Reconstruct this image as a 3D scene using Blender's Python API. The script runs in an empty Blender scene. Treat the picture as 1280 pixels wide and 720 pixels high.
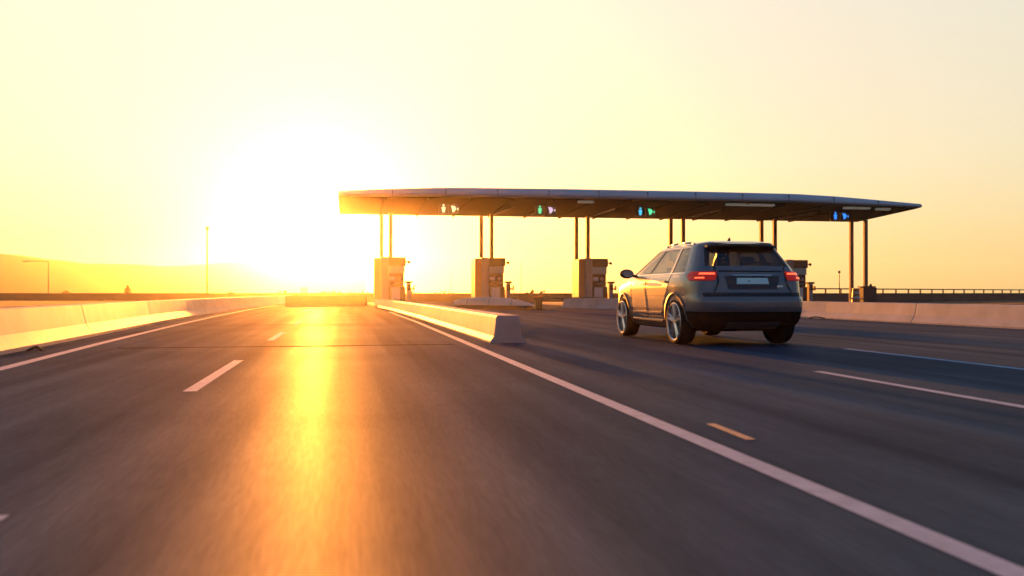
import bpy, bmesh, math, random
from mathutils import Vector, Matrix
random.seed(7)
R = math.radians
C = bpy.context.scene.collection
sc = bpy.context.scene

# ------------------------------------------------------------------ materials
def mat(name, col, rough=.6, metal=0., spec=.5, emis=None, es=0., var=0., vscale=3., bump=0., bscale=40., coat=0., coatr=.1):
    m = bpy.data.materials.new(name); m.use_nodes = True
    nt = m.node_tree; b = nt.nodes['Principled BSDF']
    b.inputs['Base Color'].default_value = (*col, 1)
    b.inputs['Roughness'].default_value = rough
    b.inputs['Metallic'].default_value = metal
    b.inputs['Specular IOR Level'].default_value = spec
    b.inputs['Coat Weight'].default_value = coat
    b.inputs['Coat Roughness'].default_value = coatr
    if emis:
        b.inputs['Emission Color'].default_value = (*emis, 1); b.inputs['Emission Strength'].default_value = es
    tc = nt.nodes.new('ShaderNodeTexCoord')
    if var > 0:
        n = nt.nodes.new('ShaderNodeTexNoise'); n.inputs['Scale'].default_value = vscale; n.inputs['Detail'].default_value = 8
        n.inputs['Roughness'].default_value = .65
        r = nt.nodes.new('ShaderNodeMapRange'); r.inputs[1].default_value = .25; r.inputs[2].default_value = .75
        r.inputs[3].default_value = 1 - var; r.inputs[4].default_value = 1 + var
        mx = nt.nodes.new('ShaderNodeVectorMath'); mx.operation = 'SCALE'; mx.inputs[0].default_value = col
        nt.links.new(tc.outputs['Object'], n.inputs['Vector']); nt.links.new(n.outputs['Fac'], r.inputs[0])
        nt.links.new(r.outputs[0], mx.inputs['Scale']); nt.links.new(mx.outputs[0], b.inputs['Base Color'])
    if bump > 0:
        n2 = nt.nodes.new('ShaderNodeTexNoise'); n2.inputs['Scale'].default_value = bscale; n2.inputs['Detail'].default_value = 4
        bp = nt.nodes.new('ShaderNodeBump'); bp.inputs['Strength'].default_value = bump; bp.inputs['Distance'].default_value = .01
        nt.links.new(tc.outputs['Object'], n2.inputs['Vector']); nt.links.new(n2.outputs['Fac'], bp.inputs['Height'])
        nt.links.new(bp.outputs[0], b.inputs['Normal'])
    return m

def asphalt():
    m = bpy.data.materials.new('asphalt'); m.use_nodes = True
    nt = m.node_tree; L = nt.links.new; b = nt.nodes['Principled BSDF']; out = nt.nodes['Material Output']
    tc = nt.nodes.new('ShaderNodeTexCoord')
    mp = nt.nodes.new('ShaderNodeMapping'); mp.inputs['Scale'].default_value = (2.2, .05, 1)   # wheel tracks run along the road
    n1 = nt.nodes.new('ShaderNodeTexNoise'); n1.inputs['Scale'].default_value = 1; n1.inputs['Detail'].default_value = 7
    n2 = nt.nodes.new('ShaderNodeTexNoise'); n2.inputs['Scale'].default_value = .35; n2.inputs['Detail'].default_value = 6
    mp3 = nt.nodes.new('ShaderNodeMapping'); mp3.inputs['Scale'].default_value = (1, .07, 1); L(tc.outputs['Object'], mp3.inputs[0])
    n3 = nt.nodes.new('ShaderNodeTexNoise'); n3.inputs['Scale'].default_value = 70; n3.inputs['Detail'].default_value = 3
    L(tc.outputs['Object'], mp.inputs[0]); L(mp.outputs[0], n1.inputs['Vector'])
    L(tc.outputs['Object'], n2.inputs['Vector']); L(mp3.outputs[0], n3.inputs['Vector'])
    def mul(a, bb, op='MULTIPLY'):
        x = nt.nodes.new('ShaderNodeMath'); x.operation = op
        L(a, x.inputs[0])
        if isinstance(bb, float): x.inputs[1].default_value = bb
        else: L(bb, x.inputs[1])
        return x.outputs[0]
    def rng(a, lo, hi):
        x = nt.nodes.new('ShaderNodeMapRange'); x.inputs[1].default_value = .3; x.inputs[2].default_value = .7
        x.inputs[3].default_value = lo; x.inputs[4].default_value = hi; L(a, x.inputs[0]); return x.outputs[0]
    k = mul(mul(rng(n1.outputs['Fac'], .70, 1.3), rng(n2.outputs['Fac'], .85, 1.15)), rng(n3.outputs['Fac'], (.88), 1.12))
    v = nt.nodes.new('ShaderNodeVectorMath'); v.operation = 'SCALE'; v.inputs[0].default_value = (.006, .036, .076)
    L(k, v.inputs['Scale']); 
    nt.nodes.remove(b)
    df = nt.nodes.new('ShaderNodeBsdfDiffuse'); L(v.outputs[0], df.inputs['Color']); b = df
    prev = df.outputs[0]; gls = []
    for wt, ro in ROAD_GLOSS:
        g = nt.nodes.new('ShaderNodeBsdfGlossy'); g.inputs['Roughness'].default_value = ro
        v2 = nt.nodes.new('ShaderNodeVectorMath'); v2.operation = 'SCALE'; v2.inputs[0].default_value = (wt, wt, wt); L(k, v2.inputs['Scale']); L(v2.outputs[0], g.inputs['Color'])
        a = nt.nodes.new('ShaderNodeAddShader'); L(prev, a.inputs[0]); L(g.outputs[0], a.inputs[1]); prev = a.outputs[0]; gls.append(g)
    L(prev, out.inputs['Surface'])
    bp = nt.nodes.new('ShaderNodeBump'); bp.inputs['Strength'].default_value = .12; bp.inputs['Distance'].default_value = .004
    L(n3.outputs['Fac'], bp.inputs['Height']); L(bp.outputs[0], b.inputs['Normal'])
    for g in gls: L(bp.outputs[0], g.inputs['Normal'])
    return m

def glass(name, tint, gl=.05):
    m = bpy.data.materials.new(name); m.use_nodes = True
    nt = m.node_tree; nt.nodes.remove(nt.nodes['Principled BSDF']); out = nt.nodes['Material Output']
    t = nt.nodes.new('ShaderNodeBsdfTransparent'); t.inputs[0].default_value = (*tint, 1)
    g = nt.nodes.new('ShaderNodeBsdfGlossy'); g.inputs['Roughness'].default_value = gl
    f = nt.nodes.new('ShaderNodeFresnel'); ge = nt.nodes.new('ShaderNodeNewGeometry')
    iv = nt.nodes.new('ShaderNodeMapRange'); iv.inputs[3].default_value = 1.6; iv.inputs[4].default_value = 1 / 1.6      # same reflectance from both sides
    nt.links.new(ge.outputs['Backfacing'], iv.inputs[0]); nt.links.new(iv.outputs[0], f.inputs[0])
    mx = nt.nodes.new('ShaderNodeMixShader')
    nt.links.new(f.outputs[0], mx.inputs[0]); nt.links.new(t.outputs[0], mx.inputs[1]); nt.links.new(g.outputs[0], mx.inputs[2])
    nt.links.new(mx.outputs[0], out.inputs['Surface'])
    return m

ROAD_GLOSS = ((.004, .38), (.056, .55))
M = {}
M['asphalt'] = asphalt()
M['soil'] = mat('soil', (.075, .058, .045), .95, var=.3, vscale=.2, bump=.3, bscale=3, spec=.1)
M['hill'] = mat('hillside', (.09, .075, .06), .95, var=.25, vscale=.02, spec=.1)
M['paint'] = mat('road_paint', (.34, .46, .60), .95, var=.22, vscale=7, spec=.03)
M['paint_old'] = mat('worn_amber_paint', (.42, .32, .23), .7, var=.25, vscale=20, spec=.25)
M['joint'] = mat('joint_sealant', (.004, .004, .004), .95, spec=0.)
M['concrete'] = mat('barrier_concrete', (.43, .40, .39), .6, var=.24, vscale=1.3, bump=.25, bscale=25, spec=.3)
M['concrete_dark'] = mat('dark_concrete', (.11, .09, .08), .85, var=.2, vscale=.6, bump=.2, bscale=8, spec=.2)  # concrete in a darker base tone, lightly mottled
M['kerb'] = mat('kerb_concrete', (.36, .32, .28), .8, var=.15, vscale=2, spec=.3)
M['rail'] = mat('dark_painted_rail', (.06, .045, .045), .6)
M['col'] = mat('column_steel', (.10, .078, .082), .5, metal=.2, var=.1)
M['roof'] = mat('grey_roof_cladding', (.55, .58, .63), .4, metal=.35, var=.08, vscale=.5)
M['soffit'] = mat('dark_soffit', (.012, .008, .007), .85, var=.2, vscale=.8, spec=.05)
M['brace'] = mat('pale_brace', (.55, .42, .32), .5)
M['skylight_glow'] = mat('skylight_glow_panel', (.22, .22, .2), .4, emis=(1, .95, .8), es=0.02)  # emission stands in for sky seen through skylights, not a lamp
M['black'] = mat('black_plastic', (.012, .012, .013), .5)
M['led_white'] = mat('led_warm', (.3, .3, .2), .4, emis=(1, .85, .5), es=0.3)
M['led_green'] = mat('led_green', (.1, .3, .2), .4, emis=(.06, .9, .4), es=0.25)
M['led_cyan'] = mat('led_cyan', (.1, .3, .4), .4, emis=(.03, .55, .9), es=0.25)
M['led_blue'] = mat('led_blue', (.05, .2, .5), .4, emis=(.02, .25, 1.0), es=0.275)
M['led_violet'] = mat('led_violet', (.4, .4, .5), .4, emis=(.6, .55, .9), es=0.225)
M['booth_side'] = mat('orange_booth_panel', (.62, .27, .13), .45, var=.08, vscale=2)
M['booth'] = mat('booth_cladding', (.44, .38, .38), .45, var=.08, vscale=2)
M['booth_top'] = mat('booth_top_box', (.07, .06, .055), .5, var=.1)
M['booth_glass'] = mat('booth_window_band', (.45, .62, .60), .15, spec=.6)
M['machine'] = mat('toll_machine_dark', (.03, .026, .03), .5, var=.3, vscale=4)
M['panel'] = mat('pale_access_panel', (.80, .76, .76), .5, var=.05)
M['cushion'] = mat('crash_cushion', (.66, .52, .44), .6, var=.1, vscale=2)
M['carpaint'] = mat('graphite_car_paint', (.18, .175, .18), .27, metal=.5, coat=.8, coatr=.06, var=.02, vscale=60)
M['cladding'] = mat('car_cladding', (.055, .052, .06), .5)
M['carblack'] = mat('car_underside', (.006, .006, .007), .9, spec=.05)
M['gloss_black'] = mat('gloss_black', (.01, .01, .011), .12)
M['cabin'] = mat('cabin_trim', (.02, .02, .022), .8)
M['tyre'] = mat('tyre_rubber', (.012, .012, .013), .9, spec=.08, bump=.4, bscale=60)
M['rim'] = mat('alloy_rim', (.66, .64, .63), .3, metal=.85)
M['chrome'] = mat('brushed_trim', (.6, .58, .56), .22, metal=.95)
M['tail'] = mat('tail_lamp_lens', (.10, .004, .004), .35, emis=(1, .02, .012), es=0.05)
M['tail_hot'] = mat('tail_lamp_bar', (.8, .1, .05), .3, emis=(1, .09, .03), es=0.6)
M['plate'] = mat('number_plate', (.45, .6, .64), .4, emis=(.5, .8, .9), es=0.015)  # faint emission brightens the plate, which is no lamp itself
M['headlamp'] = mat('headlamp_lens', (.7, .7, .72), .1, metal=.3)
M['leaf'] = mat('dry_foliage', (.07, .06, .03), .8, var=.3, vscale=5)
M['bark'] = mat('bark', (.08, .05, .035), .9)
M['lamp_metal'] = mat('lamp_steel', (.22, .19, .17), .5, metal=.4)
M['truckbody'] = mat('far_truck_body', (.35, .33, .28), .5)
M['drum'] = mat('orange_drum', (.75, .22, .06), .5)
M['white_band'] = mat('white_band', (.8, .75, .7), .5)
M['rubber'] = mat('rubber_scrap', (.02, .016, .015), .9)
M['glass_dark'] = glass('tinted_glass', (.38, .40, .40))
M['glass_clear'] = glass('windscreen_glass', (.72, .75, .72))

# ------------------------------------------------------------------ helpers
def obj(name, bm, m, parent=None, smooth=False, bevel=0., local=None):
    me = bpy.data.meshes.new(name)
    bmesh.ops.recalc_face_normals(bm, faces=bm.faces)
    bm.to_mesh(me); bm.free()
    for mm in (m if isinstance(m, (list, tuple)) else [m]): me.materials.append(mm)
    if smooth:
        for p in me.polygons: p.use_smooth = True
    o = bpy.data.objects.new(name, me); C.objects.link(o)
    if parent: o.parent = parent
    if bevel > 0:
        bv = o.modifiers.new('edge', 'BEVEL'); bv.width = bevel; bv.segments = 2; bv.limit_method = 'ANGLE'; bv.angle_limit = R(35)
    return o
def tag(o, label=None, cat=None, group=None, kind=None):
    if label: o['label'] = label
    if cat: o['category'] = cat
    if group: o['group'] = group
    if kind: o['kind'] = kind
    return o
def thing(name, label, cat, loc=(0, 0, 0), rz=0, group=None):
    o = bpy.data.objects.new(name, None); C.objects.link(o); o.location = loc; o.rotation_euler = (0, 0, rz)
    o.empty_display_size = .2
    return tag(o, label, cat, group)
def kids(o): return [c for c in bpy.data.objects if c.parent == o]
def copy_tree(o, parent=None):
    c = o.copy(); C.objects.link(c); c.parent = parent
    for ch in kids(o): copy_tree(ch, c)
    return c
def box(bm, x0, x1, y0, y1, z0, z1, mi=0):
    vs = [bm.verts.new((x, y, z)) for z in (z0, z1) for y in (y0, y1) for x in (x0, x1)]
    for f in ((0, 2, 3, 1), (4, 5, 7, 6), (0, 1, 5, 4), (2, 6, 7, 3), (0, 4, 6, 2), (1, 3, 7, 5)):
        bm.faces.new([vs[i] for i in f]).material_index = mi
def tube(bm, a, b, r, r2=None, n=12):
    a, b = Vector(a), Vector(b); r2 = r if r2 is None else r2
    d = (b - a).normalized(); u = d.orthogonal().normalized(); w = d.cross(u)
    A = [bm.verts.new(a + (u * math.cos(t) + w * math.sin(t)) * r) for t in [2 * math.pi * i / n for i in range(n)]]
    B = [bm.verts.new(b + (u * math.cos(t) + w * math.sin(t)) * r2) for t in [2 * math.pi * i / n for i in range(n)]]
    for i in range(n):
        j = (i + 1) % n; bm.faces.new((A[i], A[j], B[j], B[i]))
    bm.faces.new(A[::-1]); bm.faces.new(B)
def NB(): return bmesh.new()
def bx(name, m, parent, x0, x1, y0, y1, z0, z1, bevel=0.):
    b = NB(); box(b, x0, x1, y0, y1, z0, z1); return obj(name, b, m, parent, bevel=bevel)
def sheet(name, pts, z, m):
    b = NB(); b.faces.new([b.verts.new((x, y, z)) for x, y in pts]); o = obj(name, b, m); return tag(o, kind='structure')
def ribbon(name, pts, w, z, m):
    b = NB(); L_ = []; Rr = []
    for i, p in enumerate(pts):
        p = Vector(p); q = Vector(pts[min(i + 1, len(pts) - 1)]); s = Vector(pts[max(i - 1, 0)])
        d = (q - s).normalized(); n = Vector((-d.y, d.x)) * w / 2
        L_.append(b.verts.new((*(p + n), z))); Rr.append(b.verts.new((*(p - n), z)))
    for i in range(len(pts) - 1): b.faces.new((Rr[i], Rr[i + 1], L_[i + 1], L_[i]))
    return tag(obj(name, b, m), kind='structure')
def resample(pts, step):
    out = []
    for a, b in zip(pts[:-1], pts[1:]):
        a, b = Vector(a), Vector(b); n = max(1, int((b - a).length / step))
        for i in range(n): out.append(a.lerp(b, i / n))
    out.append(Vector(pts[-1])); return out
def smoothpts(p, k=6):
    for _ in range(k): p = [p[0]] + [(p[i - 1] + p[i] * 2 + p[i + 1]) / 4 for i in range(1, len(p) - 1)] + [p[-1]]
    return p
def sweep(bm, pts, prof, gap=0.012, seg=None):
    """sweep a closed cross-section (offset to the right of travel, z) along pts, with narrow joint grooves every seg metres"""
    acc = 0; rings = []
    for i, p in enumerate(pts):
        q = pts[min(i + 1, len(pts) - 1)]; s = pts[max(i - 1, 0)]; d = (q - s).normalized(); n = Vector((d.y, -d.x))
        def ring(pp, k=1.): return [bm.verts.new((pp.x + n.x * (o_ * k), pp.y + n.y * (o_ * k), z * (1 - (1 - k) * .25))) for o_, z in prof]
        if i: acc += (p - pts[i - 1]).length
        if seg and acc > seg and 0 < i < len(pts) - 1:
            acc = 0
            for off, k in ((-.02, 1), (-.008, .93), (.008, .93), (.02, 1)): rings.append(ring(p + d * off, k))
        else: rings.append(ring(p))
    m = len(prof)
    for a, b in zip(rings[:-1], rings[1:]):
        for i in range(m):
            j = (i + 1) % m; bm.faces.new((a[i], a[j], b[j], b[i]))
    bm.faces.new(rings[0]); bm.faces.new(rings[-1][::-1])

# ------------------------------------------------------------------ the ground
b = NB(); n = 64
b.faces.new([b.verts.new((1150 * math.cos(2 * math.pi * i / n), 1150 * math.sin(2 * math.pi * i / n), 0)) for i in range(n)])
tag(obj('ground', b, M['soil']), kind='structure')
sheet('road', [(-20, -40), (46, -40), (46, 75), (20, 130), (12, 420), (-16, 420), (-20, 60)], .004, M['asphalt'])
ribbon('lane_marking', [(-3.45, -8), (-3.55, 0), (-3.65, 5), (-3.76, 10.9), (-4.02, 16), (-4.36, 25), (-4.62, 35), (-4.75, 50), (-4.7, 64)], .15, .008, M['paint'])
ribbon('lane_marking', [(1.97, -8), (1.98, 2.4), (2.0, 14), (2.02, 26), (1.9, 40)], .125, .008, M['paint'])
for y0, y1 in ((-8.2, -4.6), (.1, 3.72), (8.1, 11.72), (16.5, 19.8), (24.6, 28.2)):
    x = -1.31
    ribbon('lane_marking', [(x, y0), (x, y1)], .115, .008, M['paint'])
ribbon('lane_marking', [(4.98, 8.95), (4.88, 2.5)], .11, .008, M['paint'])
ribbon('lane_marking', [(7.4, 12.5), (7.28, 2.0)], .12, .008, M['paint'])
ribbon('lane_marking', [(2.31, 5.5), (2.29, 4.86)], .06, .008, M['paint_old'])
for x0, x1, y in ((-3.4, 1.75, 14.6), (-4.1, 0.6, 24.4), (3.2, 14.6, 33), (-4.4, 1.7, 38), (-3.3, 1.8, 5.9)):
    if y != 5.9: ribbon('road_joint', [(x0, y), (x1, y + .1)], .13, .0075, M['joint'])
# distant hills
def hills(name, pts, depth, m):
    b = NB(); rows = []
    for k in range(7):
        t = k / 6; row = []
        for i, (x, y, z) in enumerate(pts):
            hgt = z * math.sin(math.pi / 2 * min(1, t * 1.6)) if t < .63 else z * math.cos((t - .63) / .37 * math.pi / 2)
            row.append(b.verts.new((x * (1 + .0 * t), y - 120 + depth * t + random.uniform(-4, 4), max(-1, hgt * (1 + random.uniform(-.03, .03))) - .5)))
        rows.append(row)
    for a, c in zip(rows[:-1], rows[1:]):
        for i in range(len(pts) - 1): b.faces.new((a[i], a[i + 1], c[i + 1], c[i]))
    return tag(obj(name, b, m, smooth=True), kind='structure')
hp = []
for i in range(60):
    t = i / 59; x = -640 + t * 660
    z = 37 - 7 * max(0, min(1, (x + 330) / 130)) - 2 * math.sin(x * .021) - 1.2 * math.sin(x * .067)
    z *= max(0, min(1, (80 - x) / 170)) ** .5
    hp.append((x, 1000 - abs(x) * .25, z + .6))
hills('hills', hp, 200, M['hill'])

# ------------------------------------------------------------------ concrete barriers
def jersey(h, wb, wt):
    return [(-wb / 2, 0), (-wb / 2, h * .10), (-wb * .30, h * .40), (-wt / 2, h * .97), (-wt / 2 + .02, h), (wt / 2 - .02, h), (wt / 2, h * .97), (wb * .30, h * .40), (wb / 2, h * .10), (wb / 2, 0)]
def shifted(pts, d): return [(x + d, y) for x, y in pts]
b = NB(); sweep(b, smoothpts(resample(shifted([(-4.2, -8), (-4.42, 6), (-4.57, 13.2), (-4.78, 18.6), (-5.1, 26), (-5.3, 36), (-5.2, 50), (-4.9, 66), (-4.6, 84)], -.32), 1.5), 3), jersey(.63, .62, .2), seg=5.8)
tag(obj('concrete_barrier', b, M['concrete'], bevel=.012), 'long pale concrete barrier running along the left road edge', 'barrier')
b = NB(); sweep(b, resample([(2.69, 15.0), (2.62, 30), (2.4, 44), (1.95, 56.5)], 2), [(-.3, 0), (-.3, .04), (-.24, .12), (-.2, .44), (-.18, .47), (.18, .47), (.2, .44), (.24, .12), (.3, .04), (.3, 0)], seg=7.5)
tag(obj('concrete_barrier', b, M['concrete'], bevel=.01), 'short low concrete divider with blunt end beside the solid white line', 'barrier')
b = NB(); sweep(b, smoothpts(resample([(15.7, -8), (15.72, 18), (15.6, 28.7), (15.1, 37), (13.8, 44.0), (12.1, 49.2)], 1.5), 5), jersey(.56, .6, .22), seg=6)
tag(obj('concrete_barrier', b, M['concrete'], bevel=.012), 'long concrete barrier on the right behind the grey car', 'barrier')
b = NB(); sweep(b, resample([(-3.9, 61.8), (1.35, 60.8)], 2), jersey(.66, .7, .3), seg=2)
tag(obj('concrete_barrier', b, M['concrete_dark'], bevel=.012), 'dark low barrier set across the far end of the sunlit lane', 'barrier')
# sloped crash cushion and ramp of the second island
t = thing('crash_cushion', 'pale low rounded crash cushion in front of the second toll booth', 'crash cushion', (7.4, 45.2, 0))
b = NB()
P0, P1 = Vector((5.7, 47.6, 0)), Vector((9.0, 43.0, 0))
rings = []
ax = (P1 - P0).normalized(); sd = Vector((ax.y, -ax.x, 0)); Ln = (P1 - P0).length
for k in range(15):
    u = k / 14; hh = .22 + .42 * math.sin(math.pi * min(1, u * .9 + .12)) ** .5; ww = .32 * min(1, .4 + 2.2 * min(u, 1 - u) ** .7)
    c0 = P0.lerp(P1, u) - Vector((7.4, 45.2, 0))
    rings.append([b.verts.new(c0 + sd * ww * math.cos(a) + Vector((0, 0, .22 + (hh - .22) * max(0, math.sin(a))))) for a in [math.pi * j / 8 for j in range(9)]])
for a_, c_ in zip(rings[:-1], rings[1:]):
    for j in range(8): b.faces.new((a_[j], a_[j + 1], c_[j + 1], c_[j]))
    b.faces.new((a_[0], c_[0], c_[8], a_[8]))
b.faces.new(rings[0][::-1]); b.faces.new(rings[-1])
obj('cushion_body', b, M['cushion'], t, smooth=False)
b = NB(); c0, c1 = P0 - Vector((7.4, 45.2, 0)) + ax * .3, P1 - Vector((7.4, 45.2, 0)) - ax * .3
vs = []
for z in (0, .217):
    for c_, s_ in ((c0, -.24), (c1, -.24), (c1, .24), (c0, .24)): vs.append(b.verts.new(c_ + sd * s_ + Vector((0, 0, z))))
for f in ((3, 2, 1, 0), (4, 5, 6, 7), (0, 1, 5, 4), (1, 2, 6, 5), (2, 3, 7, 6), (3, 0, 4, 7)): b.faces.new([vs[i] for i in f])
obj('base', b, M['black'], t)  # black base puts the shadow under the cushion into its colour
for u in (.22, .5, .78):
    c_ = P0.lerp(P1, u) - Vector((7.4, 45.2, 0)); b = NB()
    rg = [[b.verts.new(c_ + ax * o_ + sd * .335 * math.cos(a) + Vector((0, 0, .22 + .435 * math.sin(a)))) for a in [math.pi * j / 8 for j in range(9)]] for o_ in (-.03, .03)]
    for j in range(8): b.faces.new((rg[0][j], rg[0][j + 1], rg[1][j + 1], rg[1][j]))
    obj('band', b, M['kerb'], t)
# boom gate right of the cushion
t = thing('boom_gate', 'thin lane boom gate on a dark post behind the blunt divider', 'boom gate', (9.35, 43.6, 0))
bx('post', M['black'], t, -.16, .16, -.14, .14, 0, .62, .02)
bx('motor_cap', M['drum'], t, -.2, .2, -.18, .18, .623, .72, .02)
b = NB(); tube(b, (.1, -.05, .58), (4.6, 4.2, .60), .04, .03); obj('arm', b, M['col'], t)
bx('foot_plate', M['carblack'], t, -.3, .3, -.3, .3, 0.006, .04)

# dark parapet wall and railing on the far right
t = thing('parapet_wall', 'long dark parapet wall with handrail beyond the right barrier', 'wall')
line = [(-100, 150), (-4, 98), (13.9, 76.9), (32.2, 65.6), (77.5, 92.6), (124, 116)]
b = NB(); sweep(b, resample(line, 3), [(-.15, 0), (-.15, .74), (-.2, .75), (-.2, .82), (.2, .82), (.2, .75), (.15, .74), (.15, 0)])
obj('wall', b, M['concrete_dark'], t)
rl = [Vector((30.5, 66.7)), Vector(line[3]), Vector(line[4]), Vector(line[5])]
rp = resample([tuple(v) for v in rl], 1.25)
b = NB()
for a_, c_ in zip(rp[:-1], rp[1:]): tube(b, (a_.x, a_.y, 1.19), (c_.x, c_.y, 1.19), .055, n=6)
obj('handrail', b, M['rail'], t)
for i, p in enumerate(rp[::2]):
    if i < 40: bx('post', M['rail'], t, p.x - .05, p.x + .05, p.y - .05, p.y + .05, .821, 1.17)
# far low hedge bank behind the booths on the left and middle
b = NB(); random.seed(3)
for i in range(700):
    u = random.random(); x = -8 + 28 * u; y = 104 - 16 * u + random.uniform(-1.2, 1.2); z = random.random() ** .7 * (.85 + .3 * math.sin(x * 1.1) * math.sin(x * .37))
    s_ = random.uniform(.12, .3); q = Matrix.Rotation(random.uniform(0, 6.28), 3, Vector((random.random() - .5, random.random() - .5, random.random() + .01)).normalized())
    vv = [b.verts.new(Vector((x, y, z)) + q @ Vector(v) * s_) for v in ((-1, 0, 0), (0, -.5, .2), (1, 0, 0), (0, .5, -.2))]; b.faces.new(vv)
tag(obj('roadside_scrub', b, M['leaf']), 'low dry scrub growing on the bank beyond the toll lanes', 'scrub', kind='stuff')

# ------------------------------------------------------------------ toll islands (raised kerbs)
pairs = [2.25, 8.7, 15.1, 21.7, 28.3, 35.1]
for i, x in enumerate(pairs):
    b = NB(); x0, x1 = x - .7, x + 1.9
    pts = [(x0, 66), (x0, 53.5)] + [(x0 + (x1 - x0) / 2 * (1 - math.cos(a)), 53.5 - 1.2 * math.sin(a)) for a in [math.pi * k / 8 for k in range(1, 8)]] + [(x1, 53.5), (x1, 66)]
    lo = [b.verts.new((*p, 0.0)) for p in pts]; hi = [b.verts.new((*p, .16)) for p in pts]
    b.faces.new(hi)
    for k in range(len(pts)):
        j = (k + 1) % len(pts); b.faces.new((lo[k], lo[j], hi[j], hi[k]))
    tag(obj('pavement_island', b, M['kerb'], bevel=.02), kind='structure')

# ------------------------------------------------------------------ canopy
YF, YB = 49.5, 58.7
def prof_top(x):
    T = [(-.45, 6.38), (1.2, 6.5), (2.9, 6.59), (5.5, 6.70), (12, 6.76), (20, 6.78), (26.4, 6.76), (29, 6.66), (30.8, 6.55), (34.5, 6.30)]
    return lerp_t(T, x)
def prof_low(x):
    return lerp_t([(-.45, 6.06), (5.5, 6.17), (12, 6.2), (26.4, 6.2), (30.8, 6.10), (34.5, 6.04)], x)
def lerp_t(T, x):
    if x <= T[0][0]: return T[0][1]
    for (a, u), (b_, v) in zip(T[:-1], T[1:]):
        if x <= b_: return u + (v - u) * (x - a) / (b_ - a)
    return T[-1][1]
t = thing('toll_canopy', 'long grey winged toll plaza roof spanning the lanes on paired columns', 'canopy')
b = NB(); rings = []
NX = 80
for i in range(NX + 1):
    x = -.4 + 34.86 * i / NX; zt, zl = prof_top(x), prof_low(x); th = zt - zl
    dx = max(0, (x - 30)) / 4.46 * 1.4           # right edge flares outwards towards the back
    P = [(YF + .25, zl + .0), (YF + .04, zl + .04), (YF, zl + th * .2), (YF + .02, zl + th * .5), (YF + .12, zl + th * .8), (YF + .35, zl + th * .96), (YF + .8, zt),
         (54, zt + .06), (YB + .6, zt - .05), (YB + .9, zt - .25), (YB + .8, zl - .1), (YB + .3, zl - .12)]
    rings.append([b.verts.new((x + dx * (y - YF) / 9, y, z)) for y, z in P])
for a_, c_ in zip(rings[:-1], rings[1:]):
    for j in range(len(a_)):
        k = (j + 1) % len(a_); b.faces.new((a_[j], a_[k], c_[k], c_[j]))
b.faces.new(rings[0]); b.faces.new(rings[-1][::-1])
o = obj('roof', b, M['roof'], t)
for p in o.data.polygons: p.use_smooth = abs(p.normal.x) < .5
# cladding seams
for i in range(1, 12):
    x = -.4 + 34.86 * i / 12; b = NB(); zt, zl = prof_top(x), prof_low(x)
    box(b, x - .012, x + .012, YF - .006, YF + .2, zl + .06, zl + (zt - zl) * .78); obj('seam', b, M['col'], t)
# soffit: dark deck below the roof, dropping to the back
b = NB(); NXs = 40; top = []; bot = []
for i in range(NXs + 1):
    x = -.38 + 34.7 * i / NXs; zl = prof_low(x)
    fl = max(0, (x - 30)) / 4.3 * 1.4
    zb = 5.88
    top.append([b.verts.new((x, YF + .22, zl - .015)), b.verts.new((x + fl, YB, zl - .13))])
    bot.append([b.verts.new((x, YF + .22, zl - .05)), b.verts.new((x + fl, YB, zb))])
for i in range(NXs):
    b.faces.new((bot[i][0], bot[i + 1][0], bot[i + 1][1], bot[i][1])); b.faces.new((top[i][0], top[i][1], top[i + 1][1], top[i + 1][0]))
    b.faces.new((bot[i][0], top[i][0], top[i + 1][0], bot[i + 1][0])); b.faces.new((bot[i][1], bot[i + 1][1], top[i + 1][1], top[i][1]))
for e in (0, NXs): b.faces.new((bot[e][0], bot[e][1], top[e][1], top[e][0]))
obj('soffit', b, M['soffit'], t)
def soffit_z(x, y):
    return (prof_low(x) - .05) + (5.88 - prof_low(x) + .05) * (y - YF - .22) / (YB - YF - .22)
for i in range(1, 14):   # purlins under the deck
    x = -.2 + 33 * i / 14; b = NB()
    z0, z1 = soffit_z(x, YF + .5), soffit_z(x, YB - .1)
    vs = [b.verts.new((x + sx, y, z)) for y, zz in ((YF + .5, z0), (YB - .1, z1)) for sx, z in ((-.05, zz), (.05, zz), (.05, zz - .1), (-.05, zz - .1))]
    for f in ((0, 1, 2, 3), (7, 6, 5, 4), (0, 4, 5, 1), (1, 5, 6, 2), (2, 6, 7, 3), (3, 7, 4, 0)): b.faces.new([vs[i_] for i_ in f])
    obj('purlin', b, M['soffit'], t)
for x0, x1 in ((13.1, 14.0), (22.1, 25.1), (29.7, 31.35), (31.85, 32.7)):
    z = soffit_z(x0, 50.2); bx('skylight_patch', M['skylight_glow'], t, x0, x1, 50.0, 50.35, z - .13, z - .01)  # added glowing boxes in place of skylight openings; no lamps hang here
for x in pairs:
    for xx, yy in ((x, 58.4), (x + .54, 57.5)):
        b = NB(); zt = soffit_z(min(xx, 34), yy) + .03
        box(b, xx - .12, xx + .12, yy - .12, yy + .12, .16, zt - .0); obj('column', b, M['col'], t, bevel=.02)
        bx('base_plate', M['col'], t, xx - .2, xx + .2, yy - .2, yy + .2, .163, .2)
for x in pairs[1:-1]:
    b = NB(); tube(b, (x + .6, 56.9, soffit_z(x, 56.9) - .08), (x + 1.25, 53.0, soffit_z(x, 53) - .04), .05, n=8); obj('brace', b, M['brace'], t)
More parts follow.
